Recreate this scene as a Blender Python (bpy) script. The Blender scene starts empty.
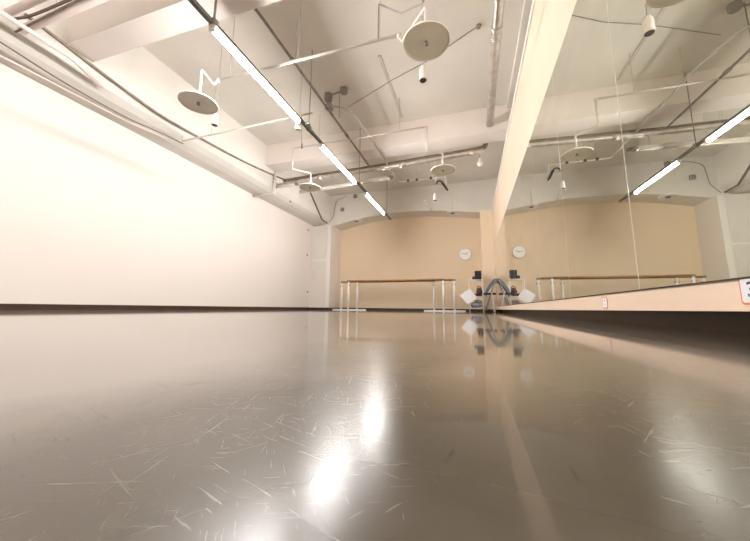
import bpy, math, random
from mathutils import Vector, Matrix
random.seed(4)
scene = bpy.context.scene
C = scene.collection

# ------------------------------------------------------------------ materials
def new_mat(name):
    m = bpy.data.materials.new(name); m.use_nodes = True
    nt = m.node_tree
    return m, nt, nt.nodes['Principled BSDF']

def simple(name, col, rough=.5, metal=0., spec=.5, var=0., vscale=3., bump=0., bscale=40.):
    m, nt, b = new_mat(name)
    b.inputs['Base Color'].default_value = (*col, 1)
    b.inputs['Roughness'].default_value = rough
    b.inputs['Metallic'].default_value = metal
    b.inputs['Specular IOR Level'].default_value = spec
    tc = nt.nodes.new('ShaderNodeTexCoord')
    if var:
        n = nt.nodes.new('ShaderNodeTexNoise'); n.inputs['Scale'].default_value = vscale; n.inputs['Detail'].default_value = 5
        nt.links.new(tc.outputs['Object'], n.inputs['Vector'])
        r = nt.nodes.new('ShaderNodeValToRGB')
        r.color_ramp.elements[0].position = .3; r.color_ramp.elements[1].position = .7
        r.color_ramp.elements[0].color = (*[c*(1-var) for c in col], 1)
        r.color_ramp.elements[1].color = (*[min(1, c*(1+var*.4)) for c in col], 1)
        nt.links.new(n.outputs['Fac'], r.inputs['Fac']); nt.links.new(r.outputs['Color'], b.inputs['Base Color'])
    if bump:
        n = nt.nodes.new('ShaderNodeTexNoise'); n.inputs['Scale'].default_value = bscale; n.inputs['Detail'].default_value = 4
        nt.links.new(tc.outputs['Object'], n.inputs['Vector'])
        bp = nt.nodes.new('ShaderNodeBump'); bp.inputs['Strength'].default_value = bump; bp.inputs['Distance'].default_value = .01
        nt.links.new(n.outputs['Fac'], bp.inputs['Height']); nt.links.new(bp.outputs['Normal'], b.inputs['Normal'])
    return m

CREAM = simple('cream wall paint', (.80, .738, .685), .6, var=.02, vscale=.7, bump=.05)
TAN = simple('tan wall paint', (.88, .72, .525), .6, var=.04, vscale=.6, bump=.05)
PANEL = simple('beige laminate', (.84, .66, .51), .4, var=.05, vscale=1.5)
CEIL = simple('grey white ceiling paint', (.75, .71, .635), .8, var=.10, vscale=.9, bump=.3, bscale=12)
BEAMP = simple('pale beam paint', (.86, .79, .735), .7, var=.05, vscale=1., bump=.15, bscale=14)
SOFF = simple('white soffit paint', (.78, .75, .69), .7, var=.06, vscale=1.6, bump=.1)
DARKB = simple('dark brown baseboard', (.050, .019, .009), .4, var=.2, vscale=3)
PIPEW = simple('white painted pipe', (.70, .66, .60), .4, var=.06, vscale=6)
PIPEP = simple('pink white painted pipe', (.82, .72, .67), .5, var=.06, vscale=4)
STEEL = simple('galvanised steel', (.76, .71, .64), .30, metal=.75, var=.25, vscale=9)
CONDUIT = simple('grey white conduit', (.50, .47, .42), .45)
POSTW = simple('bright white enamel', (.95, .935, .91), .3)
ROD = simple('pale thin rod', (.52, .48, .43), .5)
DSTEEL = simple('dull grey steel', (.36, .33, .30), .45, metal=.4, var=.3, vscale=8)
OLDPIPE = simple('brown grey pipe', (.33, .27, .21), .5, metal=.3, var=.3, vscale=6)
CABLE = simple('dark cable sheath', (.16, .11, .09), .6)
RAILM = simple('grey lighting rail', (.17, .175, .165), .4, metal=.4)
WHITEP = simple('white enamel', (.86, .84, .80), .3)
PLATE = simple('cream collector plate', (.93, .87, .74), .5, var=.05, vscale=5)
DARK = simple('dark brown metal', (.06, .045, .035), .5)
BLACK = simple('black plastic', (.018, .018, .02), .45)
WOOD = simple('honey wood', (.50, .27, .095), .35, var=.25, vscale=9)
SLATE = simple('slate blue padding', (.17, .19, .24), .6, var=.2, vscale=14)
PAPER = simple('white board', (.86, .84, .88), .6)
CLOTH = simple('lavender grey cloth', (.45, .45, .53), .9, var=.4, vscale=16)
BROWN = simple('dark brown leather', (.10, .035, .025), .4)
RED = simple('orange red border', (.80, .16, .08), .5)
INK = simple('dark violet ink', (.09, .06, .14), .5)
SEAL = simple('polished glass edge', (.80, .82, .74), .2)
DULLGREY = simple('dull warm grey', (.60, .54, .475), .8, var=.1)
BOXG = simple('grey junction box', (.30, .27, .235), .6)

def mirror_mat():
    m, nt, b = new_mat('silvered mirror')
    b.inputs['Base Color'].default_value = (.79, .815, .73, 1)
    b.inputs['Metallic'].default_value = 1; b.inputs['Roughness'].default_value = 0.0
    # dusty wipe haze: a faint diffuse film, in long smears
    tc = nt.nodes.new('ShaderNodeTexCoord'); mp = nt.nodes.new('ShaderNodeMapping')
    mp.inputs['Rotation'].default_value = (.9, 0, 0); mp.inputs['Scale'].default_value = (1, .7, 3.)
    n = nt.nodes.new('ShaderNodeTexNoise'); n.inputs['Scale'].default_value = 1.6; n.inputs['Detail'].default_value = 7
    nt.links.new(tc.outputs['Object'], mp.inputs[0]); nt.links.new(mp.outputs[0], n.inputs['Vector'])
    r = nt.nodes.new('ShaderNodeMapRange'); r.inputs[1].default_value = .45; r.inputs[2].default_value = .75
    r.inputs[3].default_value = .015; r.inputs[4].default_value = .07
    nt.links.new(n.outputs['Fac'], r.inputs[0])
    d = nt.nodes.new('ShaderNodeBsdfDiffuse'); d.inputs[0].default_value = (.75, .73, .68, 1)
    mx = nt.nodes.new('ShaderNodeMixShader')
    nt.links.new(r.outputs[0], mx.inputs[0]); nt.links.new(b.outputs[0], mx.inputs[1]); nt.links.new(d.outputs[0], mx.inputs[2])
    nt.links.new(mx.outputs[0], nt.nodes['Material Output'].inputs[0])
    return m
MIRROR = mirror_mat()

def tube_mat():
    m, nt, b = new_mat('lit tube')
    b.inputs['Base Color'].default_value = (1, 1, 1, 1)
    b.inputs['Emission Color'].default_value = (1.0, .965, .955, 1)
    b.inputs['Emission Strength'].default_value = 112
    return m
TUBE = tube_mat()

FX = (-5.56+1.1)/2        # the floor mesh origin sits at its middle
FX = -FX
YF0, YB0 = -5.2, 10.6
def floor_mat():
    m, nt, b = new_mat('glossy vinyl floor')
    L = nt.links.new; N = nt.nodes.new
    tc = N('ShaderNodeTexCoord')
    def noise(scale, det=4, vec=None):
        n = N('ShaderNodeTexNoise'); n.inputs['Scale'].default_value = scale; n.inputs['Detail'].default_value = det
        L(vec or tc.outputs['Object'], n.inputs['Vector']); return n.outputs['Fac']
    def mapr(v, a, b_, c, d):
        r = N('ShaderNodeMapRange'); r.inputs[1].default_value = a; r.inputs[2].default_value = b_
        r.inputs[3].default_value = c; r.inputs[4].default_value = d; L(v, r.inputs[0]); return r.outputs[0]
    def math_(op, a, b_):
        q = N('ShaderNodeMath'); q.operation = op
        for i, v in enumerate((a, b_)):
            if isinstance(v, (int, float)): q.inputs[i].default_value = v
            else: L(v, q.inputs[i])
        return q.outputs[0]
    sx = N('ShaderNodeSeparateXYZ'); L(tc.outputs['Object'], sx.inputs[0])
    wob = mapr(noise(5., 3), .3, .7, -.02, .02)
    x = math_('ADD', math_('SUBTRACT', sx.outputs[0], FX), wob)
    # scuffs and duller gloss placed around the tube glare, beside a glossier strip, blotchy
    laneL = mapr(x, -.005, -.06, 0, 1); laneR = mapr(x, .04, .085, 0, .72)
    laneL = math_('MULTIPLY', laneL, mapr(x, -.30, -.12, .02, 1))
    lane = math_('MAXIMUM', laneL, laneR)
    blotch = mapr(noise(9., 3), .25, .50, .72, 1)
    yw = math_('ADD', sx.outputs[1], (YF0+YB0)/2)
    dist = math_('SQRT', math_('ADD', math_('MULTIPLY', x, x), math_('MULTIPLY', yw, yw)), 0)
    zone = math_('MULTIPLY', math_('MULTIPLY', lane, blotch), mapr(dist, .28, 1.0, 1, 0))
    streaks = None
    for i, (ang, sc) in enumerate(((.35, 24.), (1.25, 34.), (2.1, 20.), (2.75, 44.), (.9, 60.))):
        rt = N('ShaderNodeMapping'); rt.inputs['Rotation'].default_value = (0, 0, ang)
        rt.inputs['Location'].default_value = (3.1*i, 1.7*i, 0)
        L(tc.outputs['Object'], rt.inputs[0])
        st = N('ShaderNodeMapping'); st.inputs['Scale'].default_value = (1.0, 17., 1.)
        L(rt.outputs[0], st.inputs[0])
        q = mapr(noise(sc, 3, st.outputs[0]), .655, .76, 0, .8)
        streaks = q if streaks is None else math_('MAXIMUM', streaks, q)
    scuff = math_('MULTIPLY', streaks, zone)
    mx = N('ShaderNodeMix'); mx.data_type = 'RGBA'
    mx.inputs[6].default_value = (.060, .047, .030, 1); mx.inputs[7].default_value = (.080, .066, .046, 1)
    L(mapr(noise(1.2, 5), .3, .7, 0, 1), mx.inputs[0])
    mx2 = N('ShaderNodeMix'); mx2.data_type = 'RGBA'; mx2.inputs[7].default_value = (.30, .29, .28, 1)
    L(math_('MULTIPLY', scuff, .17), mx2.inputs[0]); L(mx.outputs[2], mx2.inputs[6])
    L(mx2.outputs[2], b.inputs['Base Color'])
    L(math_('ADD', .245, math_('MULTIPLY', scuff, .18)), b.inputs['Roughness'])
    L(math_('ADD', .30, math_('ADD', math_('MULTIPLY', zone, .35), math_('MULTIPLY', scuff, .35))), b.inputs['Specular IOR Level'])
    L(math_('ADD', 1.45, math_('MULTIPLY', zone, .15)), b.inputs['IOR'])
    L(math_('MAXIMUM', .04, math_('SUBTRACT', mapr(dist, .20, .33, .55, 1), math_('MULTIPLY', zone, .80))), b.inputs['Coat Weight'])
    L(math_('ADD', .045, math_('MULTIPLY', zone, .10)), b.inputs['Coat Roughness'])
    b.inputs['Coat IOR'].default_value = 1.5
    bp = N('ShaderNodeBump'); bp.inputs['Strength'].default_value = .03; bp.inputs['Distance'].default_value = .0006
    L(math_('MULTIPLY', streaks, zone), bp.inputs['Height']); L(bp.outputs[0], b.inputs['Normal'])
    return m
FLOOR = floor_mat()

# ------------------------------------------------------------------ mesh helpers
class MB:
    def __init__(s): s.v = []; s.f = []; s.sm = []
    def add(s, vs, fs, smooth=False):
        n = len(s.v); s.v += [Vector(p) for p in vs]; s.f += [[i+n for i in f] for f in fs]
        s.sm += [smooth]*len(fs) if isinstance(smooth, bool) else smooth
        return s
    def box(s, x0, x1, y0, y1, z0, z1):
        vs = [(x, y, z) for x in (x0, x1) for y in (y0, y1) for z in (z0, z1)]
        return s.add(vs, [(0,1,3,2), (4,6,7,5), (0,4,5,1), (2,3,7,6), (0,2,6,4), (1,5,7,3)])
    def tube(s, pts, r, n=12, caps=True):
        pts = [Vector(p) for p in pts]
        if isinstance(r, (int, float)): r = [r]*len(pts)
        vs = []; up = None
        for i, p in enumerate(pts):
            a = pts[max(i-1, 0)]; b = pts[min(i+1, len(pts)-1)]
            t = (b-a).normalized()
            if up is None:
                up = Vector((0, 0, 1)) if abs(t.z) < .9 else Vector((1, 0, 0))
            u = t.cross(up).normalized(); w = u.cross(t).normalized(); up = w
            # mitre widening at corners
            k = 1.
            if 0 < i < len(pts)-1:
                c = (p-a).normalized().dot((b-p).normalized()); k = 1/max(.6, math.sqrt(max(.05, (1+c)/2)))
            for j in range(n):
                q = 2*math.pi*j/n
                vs.append(p + (u*math.cos(q)+w*math.sin(q))*r[i]*(k if k < 1.3 else 1.3))
        fs = []; sm = []
        for i in range(len(pts)-1):
            for j in range(n):
                k2 = (j+1) % n
                fs.append((i*n+j, i*n+k2, (i+1)*n+k2, (i+1)*n+j)); sm.append(True)
        if caps:
            fs.append(tuple(range(n))[::-1]); fs.append(tuple((len(pts)-1)*n+j for j in range(n))); sm += [False, False]
        return s.add(vs, fs, sm)
    def lathe(s, c, prof, n=32, axis='z'):
        c = Vector(c); vs = []; fs = []
        for (r, h) in prof:
            for j in range(n):
                q = 2*math.pi*j/n; x, y = r*math.cos(q), r*math.sin(q)
                d = (x, y, h) if axis == 'z' else ((h, x, y) if axis == 'x' else (y, h, x))
                vs.append(c+Vector(d))
        for i in range(len(prof)-1):
            for j in range(n):
                k = (j+1) % n; fs.append((i*n+j, i*n+k, (i+1)*n+k, (i+1)*n+j))
        fs.append(tuple(range(n))[::-1]); fs.append(tuple((len(prof)-1)*n+j for j in range(n)))
        sm = []
        for i in range(len(prof)-1):
            (r0, h0), (r1, h1) = prof[i], prof[i+1]
            sm += [abs(h1-h0) > 1e-6 and abs(r1-r0) < abs(h1-h0)*2]*n
        return s.add(vs, fs, sm+[False, False])
    def ball(s, c, rx, ry=None, rz=None, n=16, m=10):
        ry = ry or rx; rz = rz or rx; c = Vector(c); vs = [c+Vector((0, 0, -rz))]; fs = []
        for i in range(1, m):
            a = -math.pi/2+math.pi*i/m
            for j in range(n):
                q = 2*math.pi*j/n
                vs.append(c+Vector((rx*math.cos(a)*math.cos(q), ry*math.cos(a)*math.sin(q), rz*math.sin(a))))
        vs.append(c+Vector((0, 0, rz))); top = len(vs)-1
        for j in range(n):
            k = (j+1) % n
            fs.append((0, 1+k, 1+j)); fs.append((top, top-n+j, top-n+k))
            for i in range(m-2): fs.append((1+i*n+j, 1+i*n+k, 1+(i+1)*n+k, 1+(i+1)*n+j))
        return s.add(vs, fs, True)
    def prism(s, poly, y0, y1):
        """poly in x,z extruded along y"""
        n = len(poly)
        vs = [(x, y0, z) for x, z in poly]+[(x, y1, z) for x, z in poly]
        fs = [tuple(range(n)), tuple(range(2*n-1, n-1, -1))]
        fs += [(i, i+n, (i+1) % n+n, (i+1) % n) for i in range(n)]
        return s.add(vs, fs)
    def xf(s, M):
        s.v = [M @ v for v in s.v]; return s
    def build(s, name, mat, parent=None, bevel=0.):
        me = bpy.data.meshes.new(name)
        off = Vector(parent['_o']) if parent is not None and '_o' in parent else Vector((0, 0, 0))
        # things built at their own place: mesh origin at own centre of base
        lo = [min(v[i] for v in s.v) for i in range(3)]; hi = [max(v[i] for v in s.v) for i in range(3)]
        org = Vector(((lo[0]+hi[0])/2, (lo[1]+hi[1])/2, lo[2])) if parent is None else off
        me.from_pydata([v-org for v in s.v], [], s.f)
        for p, sm in zip(me.polygons, s.sm): p.use_smooth = sm
        me.validate(); me.update()
        import bmesh
        bm = bmesh.new(); bm.from_mesh(me); bmesh.ops.recalc_face_normals(bm, faces=bm.faces); bm.to_mesh(me); bm.free()
        me.materials.append(mat)
        o = bpy.data.objects.new(name, me); C.objects.link(o)
        if parent is None: o.location = org; o['_o'] = tuple(org)
        else:
            o.parent = parent; o['_o'] = tuple(off)
        if bevel:
            b = o.modifiers.new('soft edges', 'BEVEL'); b.width = bevel; b.segments = 2; b.limit_method = 'ANGLE'
        return o

def tag(o, label, cat, group=None):
    o['label'] = label; o['category'] = cat
    if group: o['group'] = group
    return o
def thing(name, label, cat, loc, group=None):
    o = bpy.data.objects.new(name, None); C.objects.link(o); o.location = loc; o['_o'] = tuple(loc)
    o.empty_display_size = .1
    return tag(o, label, cat, group)
def struct(o):
    o['kind'] = 'structure'; return o
def copy_tree(o, loc, label):
    def cp(x, parent):
        c = x.copy(); C.objects.link(c)
        if parent: c.parent = parent
        for ch in [q for q in C.objects if q.parent == x]: cp(ch, c)
        return c
    r = cp(o, None); r.location = loc; r['label'] = label
    return r
def smooth_pts(pts, k=6):
    P = [Vector(p) for p in pts]; P = [P[0]*2-P[1]]+P+[P[-1]*2-P[-2]]; out = []
    for i in range(1, len(P)-2):
        for j in range(k):
            t = j/k; a, b, c, d = P[i-1:i+3]
            out.append(.5*((2*b)+(c-a)*t+(2*a-5*b+4*c-d)*t*t+(3*b-a-3*c+d)*t**3))
    out.append(P[-2]); return out
def bend(pts, r=.06, k=5):
    """round the corners of a polyline"""
    P = [Vector(p) for p in pts]; out = [P[0]]
    for i in range(1, len(P)-1):
        a = P[i]+(P[i-1]-P[i]).normalized()*min(r, (P[i-1]-P[i]).length*.45)
        b = P[i]+(P[i+1]-P[i]).normalized()*min(r, (P[i+1]-P[i]).length*.45)
        for j in range(k+1):
            t = j/k; out.append(a*(1-t)**2+P[i]*2*t*(1-t)+b*t*t)
    out.append(P[-1]); return out

# ------------------------------------------------------------------ room shell
XL, XR, YB, YF, ZC = -5.36, .65, 10.4, -5.0, 4.07
struct(MB().box(XL-.2, 1.1, YF-.2, YB+.2, -.1, 0).build('floor', FLOOR))
struct(MB().box(XL-.2, 1.1, YF-.2, YB+.2, ZC, ZC+.15).build('ceiling', CEIL))
struct(MB().box(XL-.2, XL, YF-.2, YB+.2, 0, ZC).build('wall_left', CREAM))
struct(MB().box(XL, 1.1, YB, YB+.2, 0, ZC).build('wall_back', TAN))
struct(MB().box(XL, 1.1, YF-.2, YF, 0, ZC).build('wall_front_unseen', simple('unseen rear wall grey', (.38, .35, .31), .7)))  # unseen rear wall, greyed and set back to cut bounced light
# outer right wall (seen above the mirror partition) and the partition itself
struct(MB().box(.90, 1.1, YF, YB, 0, ZC).build('wall_right', SOFF))
struct(MB().box(XR, .80, YF, 9.45, .068, 2.88).build('wall_partition', PANEL))
struct(MB().box(XR-.012, .80, YF, 9.45, 2.88, 2.95).build('trim_1', WHITEP))          # pale cap on the partition
struct(MB().box(.80, .90, YF, 9.45, 0, .5).build('baseboard_right', DARKB))
struct(MB().box(XR-.004, XR, YF, 8.86, .1475, .152).build('trim_2', DARK))                # channel under the mirrors
# beams
struct(MB().prism([(XL, 2.965), (-5.12, 2.985), (-4.96, 3.03), (-4.85, 3.10), (-4.795, 3.19), (-4.78, 3.30), (-4.78, ZC), (XL, ZC)], YF, 9.72).build('trim_3', SOFF))
struct(MB().box(-4.78, .90, 2.10, 2.40, 3.30, ZC).build('trim_4', BEAMP))
struct(MB().box(-4.78, .90, 6.05, 6.48, 3.54, ZC).build('trim_5', BEAMP))
struct(MB().box(-4.78, .90, -1.9, -1.58, 3.30, ZC).build('trim_6', BEAMP))
# thin darker strip on the ceiling
struct(MB().box(-1.31, -1.26, 4.2, 5.9, ZC-.012, ZC).build('trim_7', DULLGREY))
struct(MB().box(.78, .90, YF, 6.08, ZC-.10, ZC).build('trim_8', SOFF))
# pilasters
struct(MB().box(XL, -4.62, 9.55, YB, 0, 2.94).build('wall_column', CREAM))
struct(MB().box(.315, .90, 9.45, YB, 0, 3.0).build('wall_pilaster', simple('paler tan', (.90, .75, .56), .6, var=.03)))  # tone slightly lighter than the back wall
# arched soffit over the back wall
arch = [(-4.62, 2.94), (-4.30, 3.01), (-3.9, 3.09), (-3.4, 3.17), (-2.8, 3.225), (-2.1, 3.25), (-1.4, 3.235), (-.8, 3.18), (-.2, 3.10), (.3, 3.03), (.90, 3.0)]
sof = struct(MB().prism([(XL, 2.94)]+arch+[(.90, ZC), (XL, ZC)], 9.72, YB).build('trim_9', SOFF))
# baseboards
struct(MB().box(XL, XL+.012, YF, 9.55, 0, .072).build('baseboard_left', DARKB))
b = MB(); b.box(-4.608, .315, YB-.012, YB, 0, .075); b.box(-4.62, -4.608, 9.55, YB, 0, .072); b.box(XL+.012, -4.62, 9.538, 9.55, 0, .072)
b.box(.303, .315, 9.45, YB, 0, .075); b.box(.303, .80, 9.438, 9.45, 0, .072)
struct(b.build('baseboard_back', DARKB))
# frame strips on the column
c = MB(); c.box(-4.74, -4.612, 9.53, 9.55, .08, 2.94); c.box(XL+.02, -4.74, 9.535, 9.55, 1.675, 1.735)
struct(c.build('trim_10', WHITEP))

# ------------------------------------------------------------------ mirrors
mir_lab = ['tall wall mirror panel beside the camera, just past the photo edge',
 'tall wall mirror panel between the number sticker and the nearest full seam',
 'tall wall mirror panel above the small cream sticker, just beyond the nearest full seam',
 'tall wall mirror panel third from the photo edge, reflecting one end of the barres',
 'tall wall mirror panel fourth from the photo edge, reflecting the middle of the barres',
 'tall wall mirror panel fifth from the photo edge, narrow in view',
 'tall wall mirror panel sixth from the photo edge, reflecting the tan back wall',
 'tall wall mirror panel seventh from the photo edge, reflecting the round clock',
 'tall wall mirror panel second from the back corner, beside the last one',
 'tall wall mirror panel last before the back corner, behind the leaning folding chair']
y = -.34
for i in range(10):
    r = thing('wall_mirror', mir_lab[i], 'mirror', (XR-.006, y+.46, .152), 'mirror panels along the partition')
    MB().box(XR-.006, XR-.0005, y+.0035, y+.9165, .152, 1.86).build('glass', MIRROR, r)
    e = MB().box(XR-.0062, XR-.0005, y+.0012, y+.0034, .152, 1.86); e.build('polished_edge', SEAL, r)
    y += .92

# number stickers on the low panel
def sticker(yc, zc, w, h, label, mark):
    r = thing('number_sticker', label, 'sticker', (XR, yc, zc-h/2))
    def rounded(w, h, rad, x0, x1):
        poly = []
        for (sx, sy, a0) in ((1, 1, 0), (-1, 1, 90), (-1, -1, 180), (1, -1, 270)):
            for k in range(6):
                a = math.radians(a0+k*18); poly.append((sx*(w/2-rad)+rad*math.cos(a), sy*(h/2-rad)+rad*math.sin(a)))
        n = len(poly); m = MB()
        m.add([(x0, yc-p, zc+q) for p, q in poly]+[(x1, yc-p, zc+q) for p, q in poly],
              [tuple(range(n)), tuple(range(2*n-1, n-1, -1))]+[(i, i+n, (i+1) % n+n, (i+1) % n) for i in range(n)])
        return m
    rounded(w, h, .010, XR-.0015, XR).build('border', RED, r)
    rounded(w-.010, h-.010, .007, XR-.0025, XR-.0014).build('face', PAPER, r)
    if mark == '3':
        cu = bpy.data.curves.new('digit', 'FONT'); cu.body = '3'; cu.size = .052; cu.extrude = .0004; cu.align_x = 'CENTER'; cu.align_y = 'CENTER'
        cu.offset = .0006
        cu.materials.append(INK)
        tmp = bpy.data.objects.new('digit', cu); C.objects.link(tmp)
        bpy.context.view_layer.update()
        me = bpy.data.meshes.new_from_object(tmp.evaluated_get(bpy.context.evaluated_depsgraph_get()))
        bpy.data.objects.remove(tmp); bpy.data.curves.remove(cu)
        o = bpy.data.objects.new('digit', me); C.objects.link(o); o.parent = r
        M = Matrix(((0, 0, -1, -.0030), (-1, 0, 0, 0), (0, 1, 0, h/2), (0, 0, 0, 1)))
        o.matrix_local = M
    else:
        m = MB(); m.box(XR-.003, XR-.0024, yc-.006, yc+.006, zc+.006, zc+.016); m.box(XR-.003, XR-.0024, yc-.006, yc+.006, zc-.016, zc-.006)
        m.build('mark', DULLGREY, r)
sticker(.988, .119, .070, .070, 'white number sticker with orange red rounded border at the photo edge', '3')
sticker(1.868, .107, .058, .060, 'small cream sticker with thin red border on the low beige panel', 'x')

# ------------------------------------------------------------------ lighting rail and tubes
LX, LZ = -2.266, 2.69
rail = thing('lighting_rail', 'long grey lighting rail hung below the ceiling, carrying the tubes', 'lighting rail', (LX, 3.5, LZ))
MB().box(LX-.022, LX+.022, -3.0, 8.75, LZ+.02, LZ+.062).build('rail', RAILM, rail, .004)
for yy in (-.6, 1.62, 1.99, 3.80, 6.0, 8.3):
    MB().tube([(LX, yy, LZ+.06), (LX, yy, ZC if not (2.1 < yy < 2.42 or 6.05 < yy < 6.48) else 3.54)], .007 if yy != 1.99 else .011, 8).build('hanger_rod', DSTEEL, rail)
    MB().box(LX-.032, LX+.032, yy-.03, yy+.03, LZ+.015, LZ+.085).build('hanger_clamp', DSTEEL, rail, .004)
lt = None
tubes = [(-2.51, 'lit tube light behind the camera, first on the rail'), (-.27, 'lit tube light straight above the camera position on the rail'),
         (1.975, 'long lit tube light nearest in view, largest on the rail'),
         (4.20, 'lit tube light in the middle of the rail, between two others'), (6.44, 'lit tube light at the far end of the rail, close to the back wall')]
for k, (y0, lab) in enumerate(tubes):
    if lt is None:
        lt = thing('tube_light', lab, 'tube light', (LX, y0, LZ), 'tube lights on the hanging rail')
        MB().tube([(LX, y0+.02, LZ-.018), (LX, y0+1.53, LZ-.018)], .026, 16).build('tube', TUBE, lt)
        MB().box(LX-.032, LX+.032, y0+.01, y0+1.54, LZ+.008, LZ+.0195).build('housing', WHITEP, lt)
        MB().box(LX-.028, LX+.028, y0-.012, y0+.02, LZ-.045, LZ+.02).build('end_cap', WHITEP, lt, .004)
        MB().box(LX-.028, LX+.028, y0+1.53, y0+1.562, LZ-.045, LZ+.02).build('end_cap', WHITEP, lt, .004)
    else:
        copy_tree(lt, (LX, y0, LZ), lab)
# small round fitting hanging from the rail after the nearest tube
f = thing('rail_fitting', 'small cream round fitting on the rail just past the largest tube', 'light fitting', (LX, 3.62, LZ-.1))
MB().lathe((LX-.05, 3.60, LZ-.06), [(.035, -.03), (.05, -.005), (.05, .03), (.028, .05)], 20).build('cup', PLATE, f)
MB().tube([(LX-.05, 3.60, LZ-.015), (LX-.01, 3.62, LZ+.03)], .01, 8).build('stem', WHITEP, f)
MB().lathe((LX+.07, 3.66, LZ+.02), [(.03, -.02), (.04, 0), (.03, .02)], 16).tube([(LX+.03, 3.66, LZ+.03), (LX+.015, 3.66, LZ+.035)], .012, 8).build('side_clip', DSTEEL, f)

# ------------------------------------------------------------------ sprinklers with collector plates
def sprinkler(x, y, z, path, label):
    r = thing('sprinkler', label, 'sprinkler', (x, y, z-.04), 'sprinklers with round heat collector plates')
    MB().lathe((x, y, z), [(.205, .004), (.215, -.012), (.222, -.012), (.224, .004), (.21, .012), (.02, .016)], 48).build('collector_plate', PLATE, r)
    MB().lathe((x, y, z-.034), [(.014, 0), (.021, .006), (.022, .012), (.016, .018), (.014, .04)], 20).build('spray_head', BOXG, r)
    MB().tube(bend([(x, y, z+.012)]+path, .03), .0165, 12).lathe((x, y, z+.02), [(.026, 0), (.026, .05)], 12).build('drop_pipe', PIPEW, r)
    n = len(path)
    q = Vector(path[-1]); MB().ball(q, .028, n=12, m=8).build('elbow', PIPEW, r)
sprinkler(-.335, 2.62, 2.585, [(-.335, 2.62, 2.97), (-.635, 2.93, 2.96), (-.66, 2.88, 3.0)], 'sprinkler with round cream plate under the ceiling between near beam and partition')
sprinkler(-3.19, 2.70, 2.59, [(-3.19, 2.70, 3.05), (-3.13, 2.84, 2.93), (-3.08, 2.86, 3.0)], 'sprinkler with round cream plate between the cream wall and the largest tube')
sprinkler(-3.215, 5.56, 2.60, [(-3.215, 5.56, 2.92), (-3.50, 5.29, 2.93), (-3.50, 5.29, 3.38)], 'small distant sprinkler with round plate hanging close to the cream wall')
sprinkler(-.43, 5.49, 2.60, [(-.43, 5.49, 2.92), (-.692, 5.29, 2.93), (-.692, 5.29, 3.38)], 'small distant sprinkler with round plate in front of the silver pipes')

def pipe(name, label, cat, pts, r, mat, extra=None, n=12, group=None):
    o = thing(name, label, cat, pts[0], group)
    MB().tube(pts, r, n).build('run', mat, o)
    for e in (extra or []):
        nm, mb, mt = e; mb.build(nm, mt, o)
    return o
def hanger(x, y, z, top=ZC, r=.0035): return ('hanger_rod', MB().tube([(x, y, z), (x, y, top)], r, 6), ROD)
def collar(p, d, r, w=.03):
    d = Vector(d).normalized(); p = Vector(p); return ('collar', MB().tube([p-d*w, p+d*w], r, 14), None)
pipe('sprinkler_pipe', 'thin white sprinkler pipe crossing above the largest tube light', 'pipe', [(-3.10, 2.86, 3.0), (-.655, 2.88, 3.0)], .016, PIPEW,
     [hanger(-2.9, 2.86, 3.0), hanger(-1.9, 2.87, 3.0), hanger(-.88, 2.88, 3.0)])
pipe('sprinkler_pipe', 'thin white sprinkler pipe from the cream wall to the rail, second from the front', 'pipe', bend([(-4.87, 3.88, 3.11), (-4.87, 3.88, 3.0), (-2.23, 3.82, 3.0)], .03), .016, PIPEW,
     [hanger(-4.2, 3.86, 3.0), hanger(-2.45, 3.83, 3.0)])
pipe('sprinkler_pipe', 'thin white sprinkler pipe feeding the two distant sprinklers', 'pipe', [(-3.52, 5.29, 3.39), (-.675, 5.29, 3.39)], .016, PIPEW,
     [hanger(-2.9, 5.29, 3.4), hanger(-1.2, 5.29, 3.4)])
# bent grey conduit frame next to the near sprinkler
pipe('bent_conduit', 'bent thin grey conduit looping beside the large round sprinkler plate', 'conduit',
     bend([(-.90, 2.89, 3.02), (-.90, 2.90, 3.49), (-.63, 2.86, 3.24), (-.36, 2.64, 3.05), (-.36, 2.63, ZC)], .02), .009, DSTEEL, n=8)
# straight conduit above the rail
xc = -2.225
pipe('straight_conduit', 'long straight grey conduit under the ceiling above the tube lights', 'conduit', [(xc, 2.40, 3.40), (xc, 6.55, 3.40)], .019, DSTEEL,
     [hanger(xc, 3.3, 3.40), ('wall_flange', MB().tube([(xc, 2.401, 3.40), (xc, 2.43, 3.40)], .05, 14), DSTEEL),
      ('coupling', MB().tube([(xc, 3.20, 3.40), (xc, 3.30, 3.40)], .028, 12), DSTEEL), ('coupling', MB().tube([(xc, 4.28, 3.40), (xc, 4.34, 3.40)], .03, 12), DSTEEL),
      ('coupling', MB().tube([(xc, 5.1, 3.40), (xc, 5.2, 3.40)], .03, 12), DSTEEL)])
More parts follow.
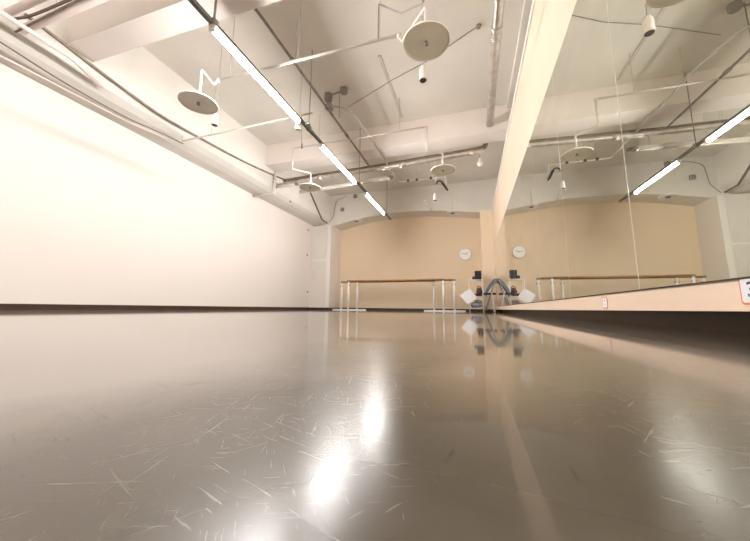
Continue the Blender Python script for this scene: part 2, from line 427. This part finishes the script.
# arched white conduit
pts = smooth_pts([(-2.21, 4.40, 3.50), (-2.08, 4.45, 3.50), (-1.99, 4.54, 3.50), (-1.93, 4.68, 3.50), (-1.895, 4.86, 3.50), (-1.87, 5.2, 3.50), (-1.84, 6.5, 3.49), (-1.815, 7.72, 3.48)])
pipe('arched_conduit', 'white conduit curving down the ceiling towards the back wall', 'conduit', pts, .021, CONDUIT,
     [hanger(-1.86, 5.35, 3.5), ('end_box', MB().box(-2.26, -2.19, 4.35, 4.45, 3.44, 3.55), DSTEEL)])
o = pipe('cross_conduit', 'thin pale conduit with three dark clamps in front of the white soffit', 'conduit', bend([(-1.815, 7.70, 3.48), (-1.80, 7.80, 3.475), (-.56, 7.80, 3.475), (-.52, 7.8, 3.20)], .03), .012, PIPEW)
for xx in (-1.54, -1.30, -.93):
    MB().lathe((xx, 7.79, 3.475), [(.028, -.02), (.035, 0), (.028, .03)], 12).build('clamp', DARK, o)
    MB().tube([(xx, 7.8, 3.48), (xx, 7.8, ZC)], .004, 6).build('hanger_rod', ROD, o)
cam = thing('surveillance_camera', 'small black camera hanging from the thin conduit by the soffit', 'camera', (-.64, 7.8, 3.05))
MB().tube(smooth_pts([(-.80, 7.8, 3.30), (-.74, 7.8, 3.38), (-.66, 7.8, 3.36), (-.62, 7.8, 3.27)]), .018, 10).build('bracket', BLACK, cam)
MB().tube([(-.64, 7.82, 3.33), (-.53, 7.74, 3.12)], .030, 12).tube([(-.53, 7.74, 3.12), (-.50, 7.71, 3.07)], .02, 12).build('body', BLACK, cam)
MB().tube([(-.80, 7.8, 3.30), (-.80, 7.8, ZC)], .008, 8).build('stem', WHITEP, cam)

# pendant lamp sockets
def socket(x, y, z, top, label, s=1., mat=WHITEP, r0=.003):
    r = thing('pendant_socket', label, 'lamp socket', (x, y, z), 'hanging lamp sockets without bulbs')
    MB().lathe((x, y, z), [(.040*s, .0), (.042*s, .012), (.038*s, .02), (.038*s, .085*s), (.034*s, .12*s), (.026*s, .13*s), (.022*s, .15*s)], 20).build('socket_body', mat, r)
    MB().lathe((x, y, z-.004), [(.031*s, 0), (.033*s, .003), (.033*s, .012)], 20).build('socket_mouth', DARK, r)
    MB().tube([(x, y, z+.14*s), (x, y, top)], r0, 6).build('cord', DSTEEL, r)
socket(-.475, 3.36, 2.785, ZC, 'white hanging lamp socket below the large round sprinkler plate', 1.25)
socket(-3.33, 3.10, 2.555, ZC, 'white hanging lamp socket below the round plate near the cream wall', 1.1)
socket(-.84, 7.9, 2.90, ZC, 'white hanging lamp socket in front of the white soffit', 1.2)
bl = thing('hanging_bulb', 'small white bulb hanging from the silver pipe elbow by the partition', 'light bulb', (.26, 6.62, 3.10))
MB().lathe((.26, 6.62, 3.10), [(.015, 0), (.045, .02), (.056, .06), (.045, .10), (.024, .14), (.022, .19)], 20).build('bulb', WHITEP, bl)
MB().tube([(.26, 6.62, 3.28), (.26, 6.62, 3.37)], .008, 8).build('cord', DSTEEL, bl)

# ------------------------------------------------------------------ pipes behind the far beam
pipe('silver_pipe', 'long silver pipe crossing the room beyond the far beam', 'pipe', bend([(-4.76, 6.6, 3.23), (-3.55, 6.6, 3.30), (-1.25, 6.6, 3.36), (.17, 6.6, 3.425), (.29, 6.61, 3.445), (.33, 6.66, 3.48)], .06), .05, STEEL,
     [hanger(-3.0, 6.6, 3.33), ('collar', MB().tube([(-1.5, 6.6, 3.352), (-1.38, 6.6, 3.356)], .064, 14), STEEL), ('collar', MB().tube([(.06, 6.6, 3.42), (.14, 6.6, 3.424)], .066, 14), STEEL),
      ('collar', MB().tube([(-3.6, 6.6, 3.297), (-3.5, 6.6, 3.303)], .064, 14), STEEL)])
pipe('brown_pipe', 'dull brown pipe running just above and behind the long silver pipe', 'pipe', bend([(-4.76, 6.85, 3.46), (-2.3, 6.85, 3.51), (.22, 6.85, 3.62), (.40, 6.85, 3.64), (.42, 6.80, 3.9)], .08), .055, OLDPIPE,
     [hanger(-3.2, 6.85, 3.5), hanger(-.9, 6.85, 3.58)])
pipe('white_pipe', 'shorter white pipe below the silver pipe, ending behind the arched conduit', 'pipe', bend([(-4.10, 6.6, 2.985), (-3.7, 6.6, 2.985), (-2.25, 6.6, 3.07), (-1.72, 6.6, 3.075)], .05), .046, PIPEW,
     [('end_cap', MB().tube([(-1.76, 6.6, 3.075), (-1.70, 6.6, 3.076)], .05, 14), DSTEEL), hanger(-1.95, 6.6, 3.1, 3.32), hanger(-3.8, 6.6, 3.02, 3.28)])
pipe('dark_pipe', 'dark pipe close above the shorter white pipe', 'pipe', [(-3.9, 6.95, 3.14), (-1.75, 6.95, 3.24)], .04, OLDPIPE, [hanger(-3., 6.95, 3.2), hanger(-1.95, 6.95, 3.24)])
pipe('side_pipe', 'short white pipe stub beside the side beam at the pipe bundle end', 'pipe', [(-4.76, 6.45, 3.12), (-4.10, 6.45, 3.14)], .032, PIPEW,
     [('end_cap', MB().tube([(-4.14, 6.45, 3.14), (-4.07, 6.45, 3.141)], .042, 12), DSTEEL), hanger(-4.4, 6.45, 3.13, 3.36)])
pipe('elbow_pipe', 'white elbow pipe dropping off the side beam to the cream wall', 'pipe', bend([(-4.735, 6.40, 3.50), (-4.735, 6.40, 2.97), (-4.735, 6.40, 2.93), (-5.34, 6.38, 2.92)], .06), .034, PIPEW,
     [('collar', MB().tube([(-4.735, 6.40, 3.20), (-4.735, 6.40, 3.24)], .048, 14), PIPEW), ('collar', MB().tube([(-4.735, 6.40, 3.30), (-4.735, 6.40, 3.34)], .048, 14), PIPEW)])
# right silver pipe along the partition
pipe('silver_duct', 'silver pipe running along the ceiling beside the beige partition', 'pipe', [(.40, 2.40, 3.70), (.425, 3.44, 3.70), (.45, 6.05, 3.70)], .066, STEEL,
     [('coupling', MB().tube([(.425, 3.78, 3.70), (.427, 3.86, 3.70)], .078, 16), STEEL), ('coupling', MB().tube([(.429, 3.94, 3.70), (.431, 4.0, 3.70)], .072, 16), STEEL),
      ('coupling', MB().tube([(.43, 4.75, 3.70), (.431, 4.78, 3.70)], .065, 16), STEEL), hanger(.409, 3.85, 3.7), hanger(.44, 5.3, 3.7)], n=20)
# left side conduits
pipe('beam_conduit', 'dark conduit snaking along the side of the beam over the cream wall', 'conduit',
     smooth_pts([(-4.758, y, z+.01) for y, z in ((1.72, 3.33), (2.08, 3.284), (2.40, 3.233), (2.79, 3.187), (3.40, 3.140), (4.19, 3.18), (5.25, 3.26), (6.31, 3.40), (6.9, 3.50))]), .019, OLDPIPE)
pipe('beam_pipe', 'pale pipe running along the side beam in the near top corner', 'pipe', [(-4.56, .2, 3.055), (-4.56, 1.6, 3.055), (-4.58, 2.10, 3.055), (-4.80, 2.55, 3.06)], .026, PIPEP,
     [hanger(-4.565, 1.0, 3.05)])
pipe('wall_cable', 'thin reddish cable clipped along the top of the cream wall', 'cable',
     smooth_pts([(-4.90, 1.2, 2.955), (-4.93, 1.644, 2.958), (-4.97, 1.91, 2.955), (-5.02, 2.22, 2.958), (-5.04, 2.69, 2.957), (-5.03, 3.1, 2.958), (-4.93, 3.5, 2.957), (-4.87, 3.9, 2.957)]), .009, CABLE, n=8)
pipe('wall_cable', 'pale thin conduit beside the reddish cable over the cream wall', 'cable', smooth_pts([(-5.2, 1.2, 2.955), (-5.2, 1.8, 2.955), (-5.17, 2.4, 2.955), (-5.13, 3.1, 2.955), (-5.0, 3.7, 2.955)]), .012, PIPEP, n=8)
pipe('cross_pipe', 'thick pale pipe crossing in the near top corner, lower of two', 'pipe', [(-4.76, 1.72, 3.13), (-4.2, 1.72, 3.13), (-2.4, 1.72, 3.13)], .042, PIPEP, [hanger(-4.2, 1.72, 3.13), hanger(-3.2, 1.72, 3.13)])
pipe('cross_pipe', 'thick pale pipe crossing in the near top corner, upper of two', 'pipe', [(-4.76, 1.60, 3.235), (-4.0, 1.60, 3.235), (-2.4, 1.60, 3.235)], .036, PIPEP, [hanger(-3.8, 1.6, 3.24)])
pipe('cross_cable', 'dark cable lying along the thick pale pipes in the top corner', 'cable', smooth_pts([(-4.76, 1.64, 3.19), (-4.5, 1.655, 3.165), (-4.27, 1.66, 3.16), (-3.81, 1.66, 3.16), (-3.45, 1.66, 3.165), (-2.5, 1.66, 3.16)]), .014, CABLE, n=8)
pipe('cross_cable', 'dark cable under the lower pale pipe in the top corner', 'cable', smooth_pts([(-4.76, 1.68, 3.07), (-4.5, 1.675, 3.08), (-4.2, 1.67, 3.09), (-3.7, 1.66, 3.10), (-3.4, 1.66, 3.09), (-2.5, 1.66, 3.1)]), .011, CABLE, n=8)
# ceiling boxes and the thin wire between them
bx = thing('ceiling_box', 'round dark ceiling junction box beside the straight conduit', 'junction box', (-2.46, 4.80, 3.9))
MB().lathe((-2.47, 4.80, 3.93), [(.06, 0), (.075, .02), (.075, .14)], 24).build('housing', BOXG, bx)
MB().tube([(-2.47, 4.80, 3.93), (-2.55, 4.86, 3.82)], .02, 12).build('nozzle', BOXG, bx)
bx = thing('ceiling_box', 'smaller round grey ceiling box beside the dark one', 'junction box', (-2.13, 4.72, 3.97))
MB().lathe((-2.13, 4.74, 3.98), [(.06, 0), (.072, .02), (.072, .09)], 24).build('housing', BOXG, bx)
MB().tube([(-2.38, 4.77, 4.03), (-2.20, 4.75, 4.03)], .014, 8).build('link_pipe', DSTEEL, bx)
MB().tube([(-2.17, 4.66, 3.99), (-2.17, 4.66, 3.45)], .007, 8).build('drop_rod', DSTEEL, bx)
pipe('ceiling_wire', 'thin grey wire slanting across the ceiling to the silver pipe', 'wire', [(-2.30, 5.26, 4.055), (-1.22, 4.76, 4.05), (-.59, 4.53, 4.055), (.21, 4.1, 4.06)], .006, DSTEEL,
     [('end_box', MB().lathe((.22, 4.1, 4.03), [(.03, 0), (.035, .04)], 12), BOXG)], n=6)
pipe('drop_cord', 'thin dark cord dangling past the far end of the largest tube', 'cord', [(-2.42, 3.83, 3.0), (-2.38, 3.82, 2.45)], .004, DSTEEL, [('cord_tip', MB().tube([(-2.381, 3.82, 2.52), (-2.379, 3.82, 2.44)], .010, 8), DARK)], n=6)
# soffit details
bp_ = pipe('brown_conduit', 'slanting brown conduit between the side beam and the column top', 'conduit', [(-4.755, 8.25, 3.66), (-4.755, 9.10, 3.02), (-4.755, 9.5, 3.0)], .022, CABLE)
pipe('soffit_cable', 'thin grey cable looping down the white soffit beside the column', 'cable', smooth_pts([(-4.12, 9.70, 4.0), (-4.5, 9.70, 3.86), (-4.58, 9.70, 3.6), (-4.61, 9.68, 3.3), (-4.70, 9.53, 3.0)]), .008, DSTEEL, n=6)
for (x, z, lab) in ((-4.28, 3.52, 'small grey junction box low on the white soffit beside the column'), (-3.80, 3.96, 'small grey junction box high on the soffit behind the far tube')):
    o = thing('junction_box', lab, 'junction box', (x, 9.70, z-.06))
    MB().box(x-.06, x+.06, 9.66, 9.72, z-.06, z+.06).build('box_body', BOXG, o, .006); MB().box(x-.045, x+.045, 9.655, 9.66, z-.045, z+.045).build('cover', DSTEEL, o)
for (x, z, lab) in ((-3.80, 3.108, 'ceiling air vent in the soffit underside behind the far tube light'), (-.50, 3.13, 'ceiling air vent in the soffit underside above the round clock')):
    o = thing('air_vent', lab, 'air vent', (x, 10.0, z-.01))
    sl = -.0007
    MB().lathe((x, 9.86, z-.022), [(.12, .02), (.17, .0), (.19, .004), (.19, .055)], 28).build('rim', WHITEP, o)
    MB().lathe((x, 9.86, z-.030), [(.03, 0), (.06, .006), (.06, .012)], 20).build('core', DARK, o)
st = pipe('soffit_stub', 'short white pipe stub slanting down the white soffit', 'pipe', [(-1.36, 9.68, 3.50), (-1.28, 9.66, 3.42), (-1.16, 9.66, 3.20)], .03, WHITEP)
MB().ball((-1.36, 9.66, 3.52), .06, .05, .05, 12, 8).build('joint', WHITEP, st)
pipe('soffit_rod', 'thin white rod fixed upright on the soffit above the clock side vent', 'rod', [(-.50, 9.70, 3.19), (-.50, 9.70, 3.58)], .012, WHITEP, n=8)

# access panels and screw holes on the column
for (z0, z1, lab) in ((1.74, 2.82, 'upper cream access panel on the corner column'), (.98, 1.665, 'lower cream access panel on the corner column')):
    o = thing('access_panel', lab, 'access panel', (-5.05, 9.53, z0))
    m = MB(); m.box(-5.31, -4.80, 9.541, 9.55, z0, z1); m.build('door_leaf', SOFF, o)
    m = MB()
    for (a, b2, c2, d) in ((-5.325, -5.305, z0-.015, z1+.015), (-4.805, -4.785, z0-.015, z1+.015), (-5.305, -4.805, z0-.015, z0+.005), (-5.305, -4.805, z1-.005, z1+.015)):
        m.box(a, b2, 9.534, 9.55, c2, d)
    m.build('frame', SOFF, o)
    MB().lathe((-5.22, 9.534, (z0+z1)/2), [(.018, -.004), (.018, .008)], 12, 'y').build('latch', DULLGREY, o)
for k, (y0, z0, lab) in enumerate(((9.25, 2.73, 'topmost'), (9.26, 1.85, 'middle'), (9.38, .60, 'lowest'))):
    tag(MB().lathe((XL+.006, y0, z0), [(.028, -.006), (.032, .004), (.02, .010)], 14, 'x').build('wall_anchor', DARK), f'small dark round anchor on the cream wall, {lab} of three', 'wall anchor', 'dark anchors near the corner column')
k_ = tag(MB().lathe((-4.78+.01, 7.2, 3.0), [(.02, -.008), (.026, .004), (.015, .01)], 12, 'x').build('wall_anchor', DARK), 'tiny dark anchor on the side beam near the pipe bundle', 'wall anchor')

# ------------------------------------------------------------------ clock
ck = thing('wall_clock', 'round white wall clock on the tan back wall', 'clock', (-.165, YB, 1.66))
MB().lathe((-.165, YB, 1.855), [(.190, 0), (.200, -.01), (.200, -.042), (.190, -.048), (.186, -.035)], 48, 'y').build('rim', simple('clock rim', (.55, .52, .48), .4), ck)
MB().lathe((-.165, YB-.036, 1.855), [(.187, 0), (.187, -.006)], 48, 'y').build('dial', simple('clock dial', (1, 1, 1), .3), ck)
for (a, l, w) in ((62, .10, .009), (-75, .14, .006)):
    m = MB().box(-w, w, -.0035, 0, -.02, l); m.xf(Matrix.Translation((-.165, YB-.043, 1.855)) @ Matrix.Rotation(math.radians(a), 4, 'Y')); m.build('hand', BOXG, ck)
# ------------------------------------------------------------------ barres
def barre(x0, x1, y, h, label):
    r = thing('ballet_barre', label, 'ballet barre', ((x0+x1)/2, y, 0), 'portable ballet barres along the back wall')
    MB().tube([(x0+.03, y, h-.025), (x1-.03, y, h-.022)], .029, 16).build('bar', WOOD, r)
    for x in (x0, x1):
        MB().tube([(x, y, .03), (x, y, h-.055)], .030, 14).build('post', POSTW, r)
        s = 1 if x == x0 else -1
        MB().box(x-.038, x+.038, y-.033, y+.033, h-.058, h+.004).build('bracket', DSTEEL, r, .008)
        MB().tube([(x-.05, y, h-.16), (x+.05, y, h-.16)], .016, 10).build('knob', DSTEEL, r)
        MB().box(x-.31, x+.31, y-.045, y+.045, 0, .032).build('foot', POSTW, r, .008)
barre(-4.25, -1.13, 9.76, .965, 'ballet barre with honey wood rail, closest of three to the tan wall')
barre(-3.62, -.50, 9.60, .965, 'ballet barre with honey wood rail, middle of three and reaching nearest the rack')
barre(-3.87, -.81, 9.44, .970, 'ballet barre with honey wood rail, frontmost of three')

# ------------------------------------------------------------------ rack with its load
R0, R1, RY0, RY1 = -.065, .30, 9.02, 9.34
rk = thing('wire_rack', 'small white metal rack by the pilaster with a black speaker on top', 'rack', (.12, 9.18, 0))
for x in (R0, R1):
    for yy in (RY0, RY1): MB().tube([(x, yy, 0), (x, yy, .90)], .013, 10).build('post', WHITEP, rk)
for z in (.885, .42, .10):
    m = MB(); m.tube([(R0, RY0, z), (R1, RY0, z)], .012, 8).tube([(R0, RY1, z), (R1, RY1, z)], .012, 8).tube([(R0, RY0, z), (R0, RY1, z)], .012, 8).tube([(R1, RY0, z), (R1, RY1, z)], .012, 8)
    for k in range(1, 8): m.tube([(R0+(R1-R0)*k/8, RY0, z), (R0+(R1-R0)*k/8, RY1, z)], .004, 6)
    m.build('shelf', WHITEP, rk)
sp = thing('speaker', 'black box speaker standing on top of the white rack', 'speaker', (.185, 9.18, .895))
MB().box(.095, .275, 9.09, 9.26, .897, 1.145).build('cabinet', BLACK, sp, .012)
MB().box(.112, .258, 9.084, 9.09, .91, 1.13).build('grille', simple('speaker cloth', (.03, .03, .032), .9, bump=.4, bscale=400), sp)
cup = tag(MB().lathe((.06, 9.15, .897), [(.034, 0), (.040, .02), (.036, .07), (.022, .10)], 20).build('black_cup', BLACK), 'small black cup beside the speaker on the rack top', 'cup')
bag = thing('brown_bag', 'dark brown rounded bag on the middle shelf of the rack', 'bag', (.19, 9.17, .43))
MB().ball((.20, 9.17, .55), .085, .09, .12, 18, 12).build('body', BROWN, bag); MB().tube(smooth_pts([(.14, 9.17, .62), (.17, 9.17, .70), (.23, 9.17, .70), (.26, 9.17, .62)]), .010, 8).build('strap', BLACK, bag)
m = MB(); m.ball((.07, 9.13, .470), .09, .08, .040, 16, 8); m.ball((.18, 9.10, .462), .10, .06, .032, 16, 8)
tag(m.build('dark_pouch', BLACK), 'flat dark pouch on the middle shelf beside the brown bag', 'pouch')
m = MB(); m.ball((.12, 9.18, .19), .16, .13, .08, 20, 10); m.ball((.17, 9.14, .28), .10, .09, .06, 16, 10)
tag(m.build('folded_cloth', CLOTH), 'crumpled lavender grey cloth on the bottom shelf of the rack', 'cloth')
m = MB(); m.ball((.02, 9.14, .165), .05, .06, .05, 16, 8)
tag(m.build('dark_bundle', SLATE), 'small dark blue bundle on the bottom shelf of the rack', 'bundle')
# board standing on its corner against the rack
m = MB(); m.box(-.165, .165, -.008, .008, -.165, .165)
m.xf(Matrix.Translation((-.085, 8.985, .42)) @ Matrix.Rotation(math.radians(-12), 4, 'X') @ Matrix.Rotation(math.radians(52), 4, 'Y'))
bd = tag(m.build('white_board', PAPER, None, .004), 'square white board hung at a tilt on the front of the rack', 'board')

# ------------------------------------------------------------------ folding chair leaning on the mirror
fc = thing('folding_chair', 'folding chair with slate blue back leaning against the mirror', 'chair', (.46, 8.78, 0))
def cp(t, y, off=0.):        # leaning profile: foot (t=0) to top (t=1)
    return Vector((.33+.29*t+off, y, .02+.86*t))
for yy in (8.60, 8.98):
    MB().tube([cp(0, yy), cp(.5, yy), cp(1, yy)], .013, 10).build('leg', DSTEEL, fc)
    MB().tube([(.56, yy, .01), (.53, yy, .25), (.50, yy, .46), (.485, yy, .52)], .012, 10).build('leg', WHITEP, fc)
prof = [(.33, .50), (.37, .60), (.43, .70), (.50, .80), (.57, .86), (.63, .885)]
m = MB(); n = len(prof); vs = []
for yy in (8.62, 8.96):
    for (x, z) in prof: vs.append((x, yy, z))
    for (x, z) in prof[::-1]: vs.append((x+.03, yy, z-.095))
k = 2*n
m.add(vs, [tuple(range(k)), tuple(range(2*k-1, k-1, -1))]+[(i, i+k, (i+1) % k+k, (i+1) % k) for i in range(k)])
m.build('backrest', SLATE, fc)
MB().box(.30, .60, 8.60, 8.98, .455, .50).build('seat', BLACK, fc, .01)
MB().tube([(.555, 8.60, .10), (.555, 8.98, .10)], .010, 8).build('stretcher', WHITEP, fc)
MB().tube([(.345, 8.60, .07), (.345, 8.98, .07)], .010, 8).build('stretcher', DSTEEL, fc)

for o in list(bpy.data.objects):
    if '_o' in o: del o['_o']

# ------------------------------------------------------------------ camera
cam = bpy.data.cameras.new('camera'); co = bpy.data.objects.new('camera', cam); C.objects.link(co)
right = Vector((0.95448, 0.298068, 0.0111)); upv = Vector((0.033487, -0.144062, 0.989002)); back = Vector((0.296389, -0.943611, -0.147486))
M = Matrix((right, upv, back)).transposed().to_4x4(); M.translation = (0, 0, .065)
co.matrix_world = M
cam.sensor_width = 36; cam.lens = 308.3/750*36; cam.shift_y = -8.12/750; cam.clip_start = .005; cam.clip_end = 60
scene.camera = co

w = bpy.data.worlds.new('world'); scene.world = w; w.use_nodes = True
w.node_tree.nodes['Background'].inputs[0].default_value = (.9, .88, .85, 1); w.node_tree.nodes['Background'].inputs[1].default_value = .1
vs = scene.view_settings
vs.view_transform = 'Standard'; vs.look = 'None'; vs.gamma = 1; vs.exposure = .84; vs.use_curve_mapping = False
cy = scene.cycles
cy.use_denoising = True
cy.max_bounces = 14; cy.diffuse_bounces = 7; cy.glossy_bounces = 6
cy.sample_clamp_indirect = 8
